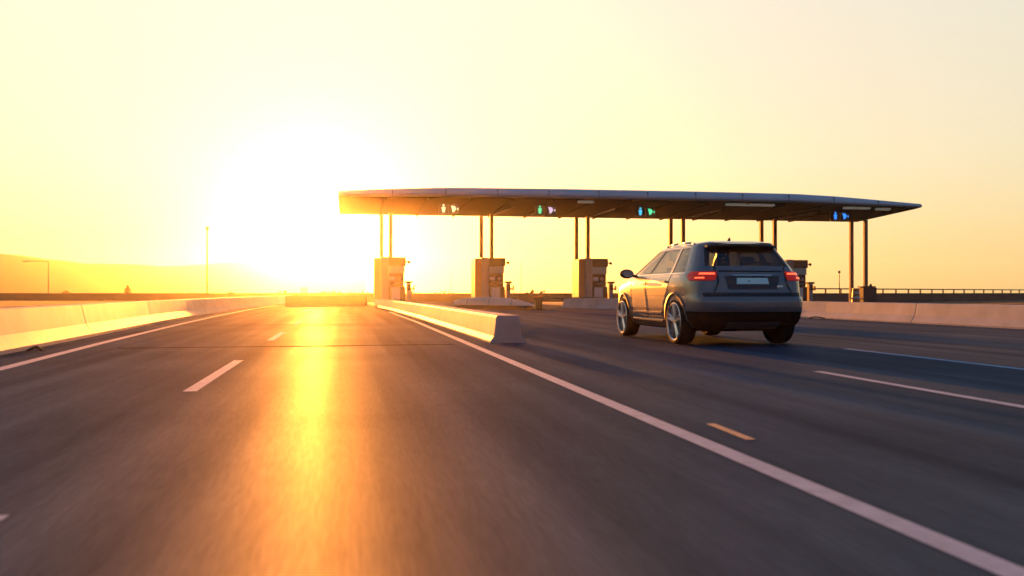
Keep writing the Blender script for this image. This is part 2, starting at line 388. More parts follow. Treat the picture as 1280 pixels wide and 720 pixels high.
# lane signals hung under the canopy
def signal(xa, xb, ma, mb, label):
    xm = (xa + xb) / 2; y = 52.3; zs = soffit_z(xm, y)
    t = thing('lane_signal', label, 'lane signal', (xm, y, zs), group='lane signals under the toll canopy')
    for k, (x, m_) in enumerate(((xa - xm, ma), (xb - xm, mb))):
        s_ = bx('housing', M['black'], t, x - .29, x + .29, -.08, .08, -.62, -.06, .02)
        b = NB()
        if k == 0:   # lit figure: round head over upright bar
            bmesh.ops.create_circle(b, cap_ends=True, radius=.05, segments=12, matrix=Matrix.Translation((x, -.085, -.135)) @ Matrix.Rotation(R(90), 4, 'X'))
            b.faces.new([b.verts.new(v) for v in ((x - .05, -.085, -.45), (x + .05, -.085, -.45), (x + .09, -.085, -.22), (x, -.085, -.19), (x - .09, -.085, -.22))])
        else:        # lit arrowhead with a small tail square
            b.faces.new([b.verts.new(v) for v in ((x - .14, -.085, -.14), (x + .04, -.085, -.16), (x + .1, -.085, -.28), (x + .02, -.085, -.4), (x - .06, -.085, -.45), (x - .09, -.085, -.3))])
            b.faces.new([b.verts.new(v) for v in ((x + .14, -.085, -.24), (x + .2, -.085, -.24), (x + .2, -.085, -.34), (x + .14, -.085, -.34))])
        for v_ in b.verts: v_.co.x = x + (v_.co.x - x) * 1.3; v_.co.z = -.34 + (v_.co.z + .295) * 1.3
        obj('symbol', b, m_, s_)
        b = NB(); tube(b, (x, 0, -.06), (x, 0, .0), .03, n=8); obj('bracket', b, M['col'], t)
signal(5.58, 6.19, M['led_white'], M['led_white'], 'twin lane signal with warm white lights above the first sunlit lane')
signal(11.29, 11.97, M['led_green'], M['led_violet'], 'twin lane signal with green and violet lights above the second lane')
signal(17.49, 18.14, M['led_cyan'], M['led_green'], 'twin lane signal with cyan and green lights near the roof middle')
signal(30.3, 30.95, M['led_blue'], M['led_blue'], 'twin lane signal with blue lights at the far right canopy end')

# ------------------------------------------------------------------ toll booths
def make_booth():
    t = thing('toll_booth', '', 'toll booth')
    z0 = .16; w = 2.0
    bx('side_panel', M['booth_side'], t, -.42, -.02, .12, 1.9, z0, 3.02, .03)
    bx('front_pillar', M['booth'], t, -.02 + .003, .46, 0, 1.9, z0, 3.08, .04)
    bx('top_box', M['booth_top'], t, .463, 1.52, .0, 1.9, 2.52, 3.06, .05)
    win = bx('window', M['booth_glass'], t, .463, 1.44, .08, 1.8, 2.1, 2.517, .01)
    bx('window_frame', M['booth'], win, .463, 1.46, .05, 1.82, 2.06, 2.10)
    bx('machine', M['machine'], t, .463, 1.40, .1, 1.7, 1.25, 2.057, .04)
    b = NB(); box(b, .52, .85, .02, .097, 1.62, 1.86); obj('screen', b, M['panel'], t)
    b = NB(); tube(b, (1.1, .02, 1.75), (1.1, .1, 1.75), .11, n=16); tube(b, (.8, .0, 1.42), (1.3, .0, 1.5), .045, n=8); obj('card_reader', b, M['booth'], t)
    bx('cabinet', M['machine'], t, .463, 1.48, .06, 1.7, z0, 1.247, .03)
    bx('access_panel', M['panel'], t, .6, 1.16, .03, .057, .42, 1.2, .01)
    co = bx('console', M['booth'], t, 1.55, 1.83, -.1, .3, z0, 1.45, .05)
    bx('console_hood', M['booth_top'], co, 1.46, 1.92, -.16, .34, 1.453, 1.58, .03)
    bx('console_mouth', M['black'], co, 1.6, 1.78, -.13, -.103, 1.0, 1.36)
    b = NB(); tube(b, (1.52, .2, 2.78), (1.68, .1, 2.78), .03, n=8); bmesh.ops.create_uvsphere(b, u_segments=12, v_segments=8, radius=.1, matrix=Matrix.Translation((1.7, .08, 2.76)))
    obj('camera_head', b, M['black'], t, smooth=True)
    b = NB(); tube(b, (1.83, .1, 1.1), (2.05, .1, 1.1), .05, n=8); box(b, 1.98, 2.06, 0, .2, 1.0, 1.3); obj('ticket_slot', b, M['black'], t)
    return t
proto = make_booth()
labs = ['orange toll booth nearest the sun at the left canopy end', 'warm brown toll booth standing directly behind the pale crash cushion',
        'toll booth with pink grey pillar standing just left of the grey car', 'toll booth directly behind the roof of the grey car',
        'dark toll booth peeking out right of the grey car']
for i, x in enumerate((2.17, 8.45, 15.2, 21.8, 29.2)):
    o = proto if i == 0 else copy_tree(proto)
    o.location = (x, 57.0 - .6, 0); o['label'] = labs[i]; o['group'] = 'toll booths under the canopy'
# small things at the right hand column pair
t = thing('traffic_drum', 'small orange drum beside the rightmost canopy columns', 'drum', (34.35, 56.6, .16))
b = NB(); tube(b, (0, 0, 0), (0, 0, 1.0), .28, .22, 20); obj('body', b, M['drum'], t)
for z in (.3, .62):
    b = NB(); tube(b, (0, 0, z), (0, 0, z + .14), .283 - .06 * z, .283 - .06 * (z + .14), 20); obj('band', b, M['white_band'], t)
t = thing('equipment_cabinet', 'dark low equipment cabinet between the rightmost canopy columns', 'cabinet', (35.5, 57.0, .16))
bx('body', M['machine'], t, -.5, .5, -.3, .3, 0, 1.05, .04); bx('lid', M['black'], t, -.58, .4, -.36, .36, 1.053, 1.15, .03)
b = NB(); tube(b, (.2, 0, 1.15), (.25, 0, 1.3), .12, .05, 10); obj('beacon', b, M['black'], t)

# ------------------------------------------------------------------ street lamps and poles
def lampost(loc, h, label, arm=None, r=.09, name='street_lamp'):
    t = thing(name, label, 'street lamp', loc)
    b = NB(); tube(b, (0, 0, 0), (0, 0, h), r, r * .6, 10); obj('pole', b, M['lamp_metal'], t)
    bx('base', M['lamp_metal'], t, -r * 2, r * 2, -r * 2, r * 2, 0, .12)
    if arm:
        b = NB(); tube(b, (0, 0, h - .05), (-.6, .0, h + .12), r * .6, n=8); tube(b, (-.6, 0, h + .12), (-arm, 0, h + .15), r * .6, r * .5, 8); obj('arm', b, M['lamp_metal'], t)
        bx('lamp_head', M['lamp_metal'], t, -arm - .9, -arm + .1, -.18, .18, h + .03, h + .19, .03)
    else:
        b = NB(); bmesh.ops.create_uvsphere(b, u_segments=12, v_segments=8, radius=r * 1.8, matrix=Matrix.Translation((0, 0, h))); obj('lamp_head', b, M['lamp_metal'], t, smooth=True)
    return t
lampost((-51.7, 172, 0), 6.3, 'thin street lamp with a long arm against the left hills', arm=3.3, r=.1)
lampost((-16.6, 115, 0), 8.7, 'tall plain lamp pole left of the sun glare', r=.13)
lampost((21, 108, 0), 4.4, 'thin pole seen between the two middle toll booths', r=.04)
lampost((13.6, 118, 0), 3.6, 'very thin short pole right of the first toll booth', r=.035)
lampost((62, 106, 0), 3.5, 'short globe lamp standing between the rightmost canopy columns', r=.1)
# small shrubs on the left skyline
def shrub(loc, h, w, label, seed):
    random.seed(seed); t = thing('shrub', label, 'shrub', loc, group=None)
    b = NB(); tube(b, (0, 0, 0), (0, 0, h * .8), .06, .03, 8)
    for k in range(5):
        a = k * 1.3; tube(b, (0, 0, h * .35), (w * .4 * math.cos(a), w * .4 * math.sin(a), h * .8), .03, .015, 6)
    obj('trunk', b, M['bark'], t)
    b = NB()
    for k in range(500):
        a, u = random.uniform(0, 6.28), random.random(); z = h * (.15 + .85 * u); r_ = w / 2 * (1.1 - u) * random.random() ** .5 * (1 + .3 * math.sin(3 * a))
        s_ = random.uniform(.05, .12); q = Matrix.Rotation(random.uniform(0, 6.28), 3, Vector((random.random() - .5, random.random() - .5, random.random() + .01)).normalized())
        b.faces.new([b.verts.new(Vector((r_ * math.cos(a), r_ * math.sin(a), z)) + q @ Vector(v) * s_) for v in ((-1, 0, 0), (0, -.5, .2), (1, 0, 0), (0, .5, -.2))])
    obj('crown', b, M['leaf'], t)
shrub((-28.4, 127, 0), 1.85, 1.5, 'small dark pointed shrub on the left skyline', 4)
shrub((-48.5, 171, 0), 1.25, 3.2, 'low wide shrub at the foot of the armed street lamp', 5)
shrub((-13.5, 112, 0), .95, 3, 'low bush right of the tall plain pole', 6)
# far off truck in the glare
t = thing('truck', 'tiny distant truck driving into the sun glare', 'truck', (-15.8, 356, 0))
bx('cargo_box', M['truckbody'], t, -1.2, 1.2, 0, 6, .9, 3.1, .05); bx('cab', M['carpaint'], t, -1.1, 1.1, 6.2, 8, .6, 2.6, .1)
bx('chassis', M['carblack'], t, -.9, .9, .1, 8, .5, .897)
for x in (-.95, .95):
    for y in (1.2, 6.9):
        b = NB(); tube(b, (x - .15, y, .5), (x + .15, y, .5), .5, n=16); obj('wheel', b, M['tyre'], t)
# scraps of rubber at the barrier feet
for loc, lab, s_ in (((-4.22, 13.9, .01), 'dark scrap of rubber lying at the foot of the left barrier', .45), ((14.9, 26.8, .01), 'dark scrap of rubber lying at the foot of the right barrier', 1.)):
    b = NB(); random.seed(2)
    rr = [[b.verts.new((u * .5 * s_ - .25, .06 * math.sin(u * 5) + .05 * k, .02 + .05 * math.sin(u * 3.1) + .012 * (k % 2))) for u in [i / 7 for i in range(8)]] for k in range(3)]
    for k in range(2):
        for i in range(7): b.faces.new((rr[k][i], rr[k][i + 1], rr[k + 1][i + 1], rr[k + 1][i]))
    o = obj('rubber_scrap', b, M['rubber']); so = o.modifiers.new('thick', 'SOLIDIFY'); so.thickness = .02
    o.location = loc; tag(o, lab, 'debris')

# ------------------------------------------------------------------ the car
W = 1.035
def TT(T):
    return lambda z: lerp_t(T, z)
c_yr = TT([(.24, .42), (.34, .10), (.42, .05), (.60, .0), (.76, 0.0), (.79, .06), (.92, .10), (1.02, .11), (1.12, .15), (1.20, .20), (1.27, .24), (1.60, .52), (1.66, .50), (1.70, .75), (1.72, 1.1)])
c_yf = TT([(.24, 4.35), (.34, 4.55), (.5, 4.66), (.7, 4.68), (.9, 4.62), (1.02, 4.5), (1.10, 4.2), (1.17, 3.62), (1.6, 2.66), (1.66, 2.45), (1.70, 2.1), (1.72, 1.8)])
c_w = TT([(.24, .76), (.30, .84), (.42, .915), (.60, .935), (.80, .945), (.95, .95), (1.05, .94), (1.12, .915), (1.17, .885), (1.6, .665), (1.64, .64), (1.68, .55), (1.72, .25)])
def c_dz(y, z):       # bonnet falls towards the nose, waist rises a little to the tail
    d = 0.
    if z > .8: d -= .13 * max(0, (y - 3.3) / 1.35) ** 1.3 * min(1, (z - .8) / .3)
    return d
_cache = {}
def half_ring(z):
    k = round(z, 5)
    if k in _cache: return _cache[k]
    yr, yf, w = c_yr(z), c_yf(z), c_w(z) * W; ym, hh = (yr + yf) / 2, (yf - yr) / 2; n = 8.0 if z < 1.0 else max(6.5, 8 - (z - 1) * 3)
    pts = []; N = 500
    for i in range(N + 1):
        th = -math.pi / 2 + math.pi * i / N
        ct, st = math.cos(th), math.sin(th)
        x = w * abs(ct) ** (2 / n); y = ym + hh * (1 if st > 0 else -1) * abs(st) ** (2 / n)
        tt = max(0, (y - 2.6) / 2.1); x *= 1 - .10 * tt ** 2.5
        x *= 1 - .03 * max(0, (1.2 - y) / 1.2) ** 2
        pts.append((x, y))
    pts[0] = (0, pts[0][1]); pts[-1] = (0, pts[-1][1])
    cum = [0]
    for a, b_ in zip(pts[:-1], pts[1:]): cum.append(cum[-1] + math.hypot(b_[0] - a[0], b_[1] - a[1]))
    _cache[k] = (pts, cum); return _cache[k]
def arc_of(z, key):
    pts, cum = half_ring(z)
    if key[0] == 'x':
        for i in range(len(pts)):
            if pts[i][0] >= key[1]: return cum[i]
        return max(range(len(pts)), key=lambda i: pts[i][0])
    if key[0] == 'f':     # front face: x measured back from the centre line
        for i in range(len(pts) - 1, -1, -1):
            if pts[i][0] >= key[1]: return cum[i]
    for i in range(len(pts)):
        if pts[i][1] >= key[1] and pts[i][0] > .2: return cum[i]
    return cum[-1]
def at_arc(z, s):
    pts, cum = half_ring(z)
    s = max(0, min(cum[-1], s)); lo, hi = 0, len(cum) - 1
    while hi - lo > 1:
        m_ = (lo + hi) // 2
        if cum[m_] <= s: lo = m_
        else: hi = m_
    d = cum[hi] - cum[lo]; u = 0 if d < 1e-9 else (s - cum[lo]) / d
    x = pts[lo][0] + (pts[hi][0] - pts[lo][0]) * u; y = pts[lo][1] + (pts[hi][1] - pts[lo][1]) * u
    return x, y
def P3(z, s, side):
    sg = 1
    if s < 0: s, sg = -s, -1
    x, y = at_arc(z, s); return Vector((x * sg * side, y, z + c_dz(y, z)))
def patch(bm, rows, nu, nv, side=1, off=0., thick=.01, mi=0):
    """rows: list of (z, keyA, keyB) bottom to top; keys may be ('s', arc) too; builds a solid skin"""
    def full(r):
        z, a, b_ = r
        f = lambda k: k[1] if k[0] == 's' else (-arc_of(z, ('x', -k[1])) if k[0] == 'x' and k[1] < 0 else arc_of(z, k))
        return z, f(a), f(b_)
    rr = [full(r) for r in rows]
    zs = []
    for (z0, a0, b0), (z1, a1, b1) in zip(rr[:-1], rr[1:]):
        for k in range(nv): u = k / nv; zs.append((z0 + (z1 - z0) * u, a0 + (a1 - a0) * u, b0 + (b1 - b0) * u))
    zs.append(rr[-1])
    e = .004; outer, inner = [], []
    for z, a, b_ in zs:
        ro, ri = [], []
        for i in range(nu + 1):
            s = a + (b_ - a) * i / nu
            p = P3(z, s, side); du = P3(z, s + e * 4, side) - P3(z, s - e * 4, side); dv = P3(min(z + e, 1.715), s, side) - P3(z - e, s, side)
            nrm = du.cross(dv) * side
            nrm = nrm.normalized() if nrm.length > 1e-9 else Vector((0, -1, 0))
            ro.append(bm.verts.new(p + nrm * off)); ri.append(bm.verts.new(p + nrm * (off - thick)))
        outer.append(ro); inner.append(ri)
    nr = len(zs)
    for j in range(nr - 1):
        for i in range(nu):
            bm.faces.new((outer[j][i], outer[j][i + 1], outer[j + 1][i + 1], outer[j + 1][i])).material_index = mi
            bm.faces.new((inner[j][i], inner[j + 1][i], inner[j + 1][i + 1], inner[j][i + 1])).material_index = mi
        for i in (0, nu): bm.faces.new((outer[j][i], outer[j + 1][i], inner[j + 1][i], inner[j][i])).material_index = mi
    for j in (0, nr - 1):
        for i in range(nu): bm.faces.new((outer[j][i], outer[j][i + 1], inner[j][i + 1], inner[j][i])).material_index = mi
def pobj(name, m, parent, rows, nu=10, nv=4, side=1, off=0., thick=.01, smooth=True):
    b = NB(); patch(b, rows, nu, nv, side, off, thick); o = obj(name, b, m, parent, smooth=smooth)
    if smooth:
        for p in o.data.polygons: p.use_smooth = True
        es = o.modifiers.new('es', 'EDGE_SPLIT'); es.split_angle = R(50)
    return o
def ringmesh(zlist, nper=64):
    bm = NB(); rings = []
    for z in zlist:
        pts, cum = half_ring(z); L_ = cum[-1]; ring = []
        for i in range(2 * nper):
            s = L_ * (i / nper); 
            if s <= L_: x, y = at_arc(z, s)
            else: x, y = at_arc(z, 2 * L_ - s); x = -x
            ring.append(bm.verts.new((x, y, z + c_dz(y, z))))
        rings.append(ring)
    n = 2 * nper
    for a, b_ in zip(rings[:-1], rings[1:]):
        for i in range(n): bm.faces.new((a[i], a[(i + 1) % n], b_[(i + 1) % n], b_[i]))
    # caps as ladders so that they stay clean
    for ring, flip in ((rings[0], 1), (rings[-1], 0)):
        for i in range(nper):
            a, b_, c_, d = ring[i], ring[i + 1], ring[(n - i - 1) % n], ring[(n - i) % n]
            q = [a, b_, c_, d]; u = []
            for v in q:
                if v not in u: u.append(v)
            if len(u) >= 3: bm.faces.new(u if flip else u[::-1])
    return bm
car = thing('car', 'grey family SUV with lit red tail lamps driving towards the toll plaza', 'car', (6.26, 13.12, 0))
zl = [.24, .27, .30, .34, .38, .42, .5, .6, .7, .76, .775, .79, .85, .92, .98, 1.02, 1.05, 1.08, 1.12, 1.15, 1.17]
body = obj('body', ringmesh(zl), [M['carpaint'], M['carblack']], car, smooth=True)
WY, WR = (.95, 3.77), .375
cut = NB()
for y in WY:
    for s in (-1, 1): tube(cut, (s * .62, y, .38), (s * 1.2, y, .38), .435, n=40)
cme = bpy.data.meshes.new('cut'); cut.to_mesh(cme); cut.free(); co = bpy.data.objects.new('cut', cme); C.objects.link(co)
bo = body.modifiers.new('wells', 'BOOLEAN'); bo.operation = 'DIFFERENCE'; bo.object = co; bo.solver = 'EXACT'
dg = bpy.context.evaluated_depsgraph_get(); dg.update()
nm = bpy.data.meshes.new_from_object(body.evaluated_get(dg), depsgraph=dg)
body.modifiers.clear(); body.data = nm; bpy.data.objects.remove(co)
for p in nm.polygons:
    c = p.center; p.use_smooth = True
    for y in WY:
        if abs(c.x) > .6 and abs(math.hypot(c.y - y, c.z - .38) - .435) < .02 and abs(p.normal.x) < .5: p.material_index = 1
        if abs(c.x) < .64 and abs(p.normal.x) > .9 and math.hypot(c.y - y, c.z - .38) < .44: p.material_index = 1
    if c.z < .31: p.material_index = 1
es = body.modifiers.new('es', 'EDGE_SPLIT'); es.split_angle = R(32)
# roof and pillars
roofo = obj('roof', ringmesh([1.585, 1.60, 1.62, 1.64, 1.655, 1.67, 1.685, 1.70, 1.712, 1.718]), M['carpaint'], car, smooth=True)
es = roofo.modifiers.new('es', 'EDGE_SPLIT'); es.split_angle = R(40)
for s in (1, -1):
    pobj('rear_pillar', M['carpaint'], car, [(1.17, ('x', .71), ('y', .66)), (1.27, ('x', .70), ('y', .72)), (1.585, ('x', .60), ('y', .92))], 14, 4, s, 0, .05)
    pobj('side_pillar', M['carpaint'], car, [(1.17, ('y', 1.20), ('y', 1.30)), (1.585, ('y', 1.26), ('y', 1.34))], 3, 4, s, 0, .05)
    pobj('side_pillar', M['gloss_black'], car, [(1.17, ('y', 2.12), ('y', 2.24)), (1.585, ('y', 2.06), ('y', 2.15))], 3, 4, s, 0, .05)
    pobj('front_pillar', M['carpaint'], car, [(1.17, ('y', 3.26), ('f', .70)), (1.585, ('y', 2.44), ('f', .50))], 8, 5, s, 0, .05)
    pobj('quarter_window', M['glass_dark'], car, [(1.172, ('y', .66), ('y', 1.20)), (1.27, ('y', .73), ('y', 1.22)), (1.585, ('y', .93), ('y', 1.26))], 6, 4, s, -.008, .004)
    pobj('door_window', M['glass_dark'], car, [(1.172, ('y', 1.30), ('y', 2.12)), (1.585, ('y', 1.34), ('y', 2.06))], 6, 4, s, -.008, .004)
    pobj('door_window', M['glass_dark'], car, [(1.172, ('y', 2.24), ('y', 3.26)), (1.585, ('y', 2.15), ('y', 2.44))], 6, 4, s, -.008, .004)
    pobj('window_trim', M['chrome'], car, [(1.158, ('y', .62), ('y', 3.25)), (1.176, ('y', .62), ('y', 3.25))], 30, 1, s, .006, .01)
    # doors with handles
    d = pobj('door', M['carpaint'], car, [(.44, ('y', 2.10), ('y', 3.12)), (.7, ('y', 2.08), ('y', 3.18)), (1.15, ('y', 2.12), ('y', 3.24))], 14, 10, s, .006, .012)
    hx = c_w(1.03) * W
    pobj('handle', M['carpaint'], d, [(1.015, ('y', 2.2), ('y', 2.42)), (1.05, ('y', 2.2), ('y', 2.42))], 4, 1, s, .04, .02)
    d = pobj('door', M['carpaint'], car, [(.44, ('y', 1.50), ('y', 2.085)), (.7, ('y', 1.42), ('y', 2.065)), (.86, ('y', 1.3), ('y', 2.07)), (1.15, ('y', 1.16), ('y', 2.10))], 12, 10, s, .006, .012)
    pobj('handle', M['carpaint'], d, [(1.015, ('y', 1.28), ('y', 1.5)), (1.05, ('y', 1.28), ('y', 1.5))], 4, 1, s, .04, .02)
    for ya, yb in ((2.10, 2.105), (3.185, 3.20)):
        pobj('door_seal', M['black'], car, [(.45, ('y', ya - .012), ('y', ya + .012)), (.7, ('y', ya - .012), ('y', ya + .012)), (1.15, ('y', yb + .012), ('y', yb + .036))], 1, 6, s, .009, .012)
    pobj('door_moulding', M['chrome'], car, [(.50, ('y', 1.55), ('y', 3.0)), (.53, ('y', 1.55), ('y', 3.0))], 20, 1, s, .018, .014)
    pobj('sill', M['cladding'], car, [(.27, ('y', 1.44), ('y', 3.28)), (.40, ('y', 1.44), ('y', 3.28))], 20, 3, s, .014, .02)
    pobj('sill_strip', M['chrome'], car, [(.375, ('y', 1.5), ('y', 3.2)), (.40, ('y', 1.5), ('y', 3.2))], 20, 1, s, .024, .012)
    # wheel arch trims: an arc band lying on the body side
    for y in WY:
        b = NB(); rg = []
        for k in range(25):
            a = R(-12) + R(204) * k / 24; row = []
            for rr_, o_ in ((.43, .0), (.43, .018), (.475, .018), (.485, .0)):
                yy, zz = y + rr_ * math.cos(a), max(.27, .38 + rr_ * math.sin(a)); xx = P3(zz, arc_of(zz, ('y', min(max(yy, c_yr(zz) + .06), 4.45))), 1).x
                row.append(b.verts.new((s * (xx + o_), yy, zz)))
            rg.append(row)
        for a_, c_ in zip(rg[:-1], rg[1:]):
            for j in range(3): b.faces.new((a_[j], a_[j + 1], c_[j + 1], c_[j]))
        obj('arch_trim', b, M['cladding'], car, smooth=True)
    # mirror
    b = NB(); bmesh.ops.create_uvsphere(b, u_segments=20, v_segments=12, radius=1, matrix=Matrix.Translation((s * 1.12, 3.02, 1.20)) @ Matrix.Diagonal((.135, .09, .088, 1)))
    mi_ = obj('wing_mirror', b, M['gloss_black'], car, smooth=True)
    b = NB(); tube(b, (s * .90, 3.06, 1.15), (s * 1.05, 3.03, 1.18), .03, .025, 10); obj('mirror_stalk', b, M['gloss_black'], mi_)
    b = NB(); bmesh.ops.create_circle(b, cap_ends=True, radius=1, segments=20, matrix=Matrix.Translation((s * 1.12, 2.928, 1.2)) @ Matrix.Rotation(R(90), 4, 'X') @ Matrix.Diagonal((.10, .06, 1, 1))); obj('mirror_glass', b, M['chrome'], mi_)
    # roof rail
    b = NB(); pr = [(.62, .85, 1.64), (.62, 1.0, 1.675), (.615, 1.6, 1.69), (.61, 2.1, 1.675), (.60, 2.3, 1.64)]
    for a_, c_ in zip(pr[:-1], pr[1:]): tube(b, (s * a_[0] * W, a_[1], a_[2]), (s * c_[0] * W, c_[1], c_[2]), .016, n=8)
    obj('roof_rail', b, M['chrome'], car, smooth=True)
    # tail lamp: red lens wrapping the corner, bright bar inside
    tl = pobj('tail_lamp', M['tail'], car, [(1.045, ('x', .62), ('y', .42)), (1.10, ('x', .57), ('y', .50)), (1.175, ('x', .57), ('y', .46))], 18, 4, s, .022, .03)
    pobj('light_bar', M['tail_hot'], tl, [(1.125, ('x', .60), ('y', .27)), (1.15, ('x', .60), ('y', .27))], 12, 1, s, .028, .01)
    pobj('light_bar', M['tail_hot'], tl, [(1.065, ('x', .76), ('y', .30)), (1.085, ('x', .76), ('y', .30))], 8, 1, s, .028, .01)
    pobj('reflector', M['tail'], car, [(.60, ('x', .68), ('x', .84)), (.635, ('x', .68), ('x', .84))], 4, 1, s, .012, .012)
    pobj('headlamp', M['headlamp'], car, [(.86, ('y', 4.3), ('f', .5)), (1.0, ('y', 4.15), ('f', .48))], 10, 3, s, .01, .02)
    pobj('fog_lamp', M['headlamp'], car, [(.5, ('f', .75), ('f', .6)), (.57, ('f', .75), ('f', .6))], 4, 2, s, .012, .012)
def span(z0, z1, w0, w1=None): w1 = w1 or w0; return [(z0, ('x', -w0), ('x', w0)), (z1, ('x', -w1), ('x', w1))]
# tailgate with its parts
tg = pobj('tailgate', M['carpaint'], car, [(.80, ('x', -.66), ('x', .66)), (.95, ('x', -.58), ('x', .58)), (1.03, ('x', -.55), ('x', .55)), (1.268, ('x', -.57), ('x', .57))], 26, 5, 1, .008, .014)
for s in (1, -1):
    pobj('seam', M['black'], tg, [(.80, ('x', .655), ('x', .685)), (.95, ('x', .575), ('x', .60)), (1.03, ('x', .545), ('x', .57)), (1.27, ('x', .565), ('x', .59))], 1, 4, s, .011, .012)
pobj('tailgate_upper', M['carpaint'], car, [(1.17, ('x', -.71), ('x', .71)), (1.27, ('x', -.70), ('x', .70))], 26, 2, 1, 0, .05)
pobj('crease_bar', M['gloss_black'], tg, span(1.175, 1.19, .53), 26, 1, 1, .018, .012)
pobj('plate_recess', M['cladding'], tg, [(.90, ('x', -.40), ('x', .40)), (1.11, ('x', -.46), ('x', .46))], 16, 2, 1, .012, .006)
pobj('number_plate', M['plate'], tg, span(.985, 1.075, .25), 10, 1, 1, .022, .008)
py_ = P3(1.03, 0, 1).y
bx('plate_mark', M['black'], tg, -.075, -.055, py_ - .026, py_ - .02, 1.025, 1.045)
pobj('plate_lamp', M['chrome'], tg, span(1.105, 1.122, .3), 10, 1, 1, .03, .02)
pobj('badge', M['chrome'], tg, [(.935, ('x', .40), ('x', .50)), (.965, ('x', .40), ('x', .50))], 3, 1, 1, .02, .008)
rw = pobj('rear_window', M['glass_dark'], car, [(1.272, ('x', -.70), ('x', .70)), (1.584, ('x', -.60), ('x', .60))], 20, 5, 1, -.006, .004)
for s in (1, -1): pobj('window_surround', M['gloss_black'], rw, [(1.272, ('x', .64), ('x', .705)), (1.584, ('x', .53), ('x', .605))], 3, 5, s, .004, .006)
pobj('window_surround', M['gloss_black'], rw, [(1.50, ('x', -.58), ('x', .58)), (1.59, ('x', -.56), ('x', .56))], 16, 2, 1, .004, .006)
b = NB()   # spoiler
prs = []
for i in range(17):
    u = -1 + i / 8; x = u * .575 * W; y0 = .40 + .07 * abs(u) ** 2.5
    prs.append([b.verts.new((x, y, z)) for y, z in ((y0, 1.60 - .02 * abs(u) ** 3), (y0 + .01, 1.635 - .03 * abs(u) ** 3), (.72, 1.695 - .05 * abs(u) ** 3), (.72, 1.60), (.5, 1.575))])
for a_, c_ in zip(prs[:-1], prs[1:]):
    for j in range(5): b.faces.new((a_[j], a_[(j + 1) % 5], c_[(j + 1) % 5], c_[j]))
b.faces.new(prs[0]); b.faces.new(prs[-1][::-1])
sp = obj('spoiler', b, M['gloss_black'], car)
b = NB(); tube(b, (.06, .335, 1.34), (.42, .32, 1.315), .012, n=6); tube(b, (.0, .30, 1.285), (.06, .335, 1.34), .016, n=6); obj('wiper', b, M['black'], car)
b = NB(); tube(b, (0, 1.0, 1.70), (0, .96, 1.76), .035, .012, 10); obj('antenna', b, M['gloss_black'], car)
pobj('windscreen', M['glass_clear'], car, [(1.175, ('f', -.70) if 0 else ('s', 0), ('s', 0))] * 2, 1, 1) if False else None
# windscreen: sheet between the front pillars
b = NB(); rows = []
for k in range(6):
    z = 1.172 + .41 * k / 5; hw = .71 + (.51 - .71) * k / 5; row = []
    for i in range(13):
        x = -hw + 2 * hw * i / 12; p = P3(z, arc_of(z, ('f', max(abs(x), .002))), 1); row.append(b.verts.new((x, p.y - .01, p.z)))
    rows.append(row)
for a_, c_ in zip(rows[:-1], rows[1:]):
    for i in range(12): b.faces.new((a_[i], a_[i + 1], c_[i + 1], c_[i]))
obj('windscreen', b, M['glass_clear'], car, smooth=True)
b = NB(); box(b, -.45, .45, 4.60, 4.70, .55, .82); obj('grille', b, M['gloss_black'], car, bevel=.02)
# bumper: paint lip, dark lower cladding round the corners
pobj('bumper', M['carpaint'], car, [(.56, ('y', .50), ('x', 0.0)), (.775, ('y', .50), ('x', 0.0))], 22, 5, 1, .018, .02)
pobj('bumper', M['carpaint'], car, [(.56, ('y', .50), ('x', 0.0)), (.775, ('y', .50), ('x', 0.0))], 22, 5, -1, .018, .02)
for s in (1, -1):
    pobj('lower_cladding', M['carblack'], car, [(.27, ('y', .54), ('x', 0.0)), (.40, ('y', .52), ('x', 0.0)), (.557, ('y', .50), ('x', 0.0))], 22, 3, s, .014, .02)
pobj('gap_band', M['gloss_black'], car, span(.785, .85, .80), 20, 2, 1, .012, .01)
pobj('skid_plate', M['cladding'], car, span(.30, .40, .42), 12, 2, 1, .02, .02)
# cabin: deck, dashboard, seats with headrests
cb = NB(); box(cb, -.74, .74, .45, 3.35, 1.171, 1.185); obj('cabin_deck', cb, M['cabin'], car)
bx('dashboard', M['cabin'], car, -.72, .72, 3.0, 3.3, 1.185, 1.23, .03)
for x, y in ((-.4, 2.15), (.4, 2.15), (-.42, 1.2), (.42, 1.2)):
    st = bx('seat', M['cabin'], car, x - .24, x + .24, y - .06, y + .06, 1.187, 1.30, .03)
    bx('headrest', M['cabin'], st, x - .13, x + .13, y - .05, y + .05, 1.325, 1.46, .035)
b = NB(); box(b, -.09, .09, 2.72, 2.74, 1.49, 1.55); obj('rear_view_mirror', b, M['black'], car)
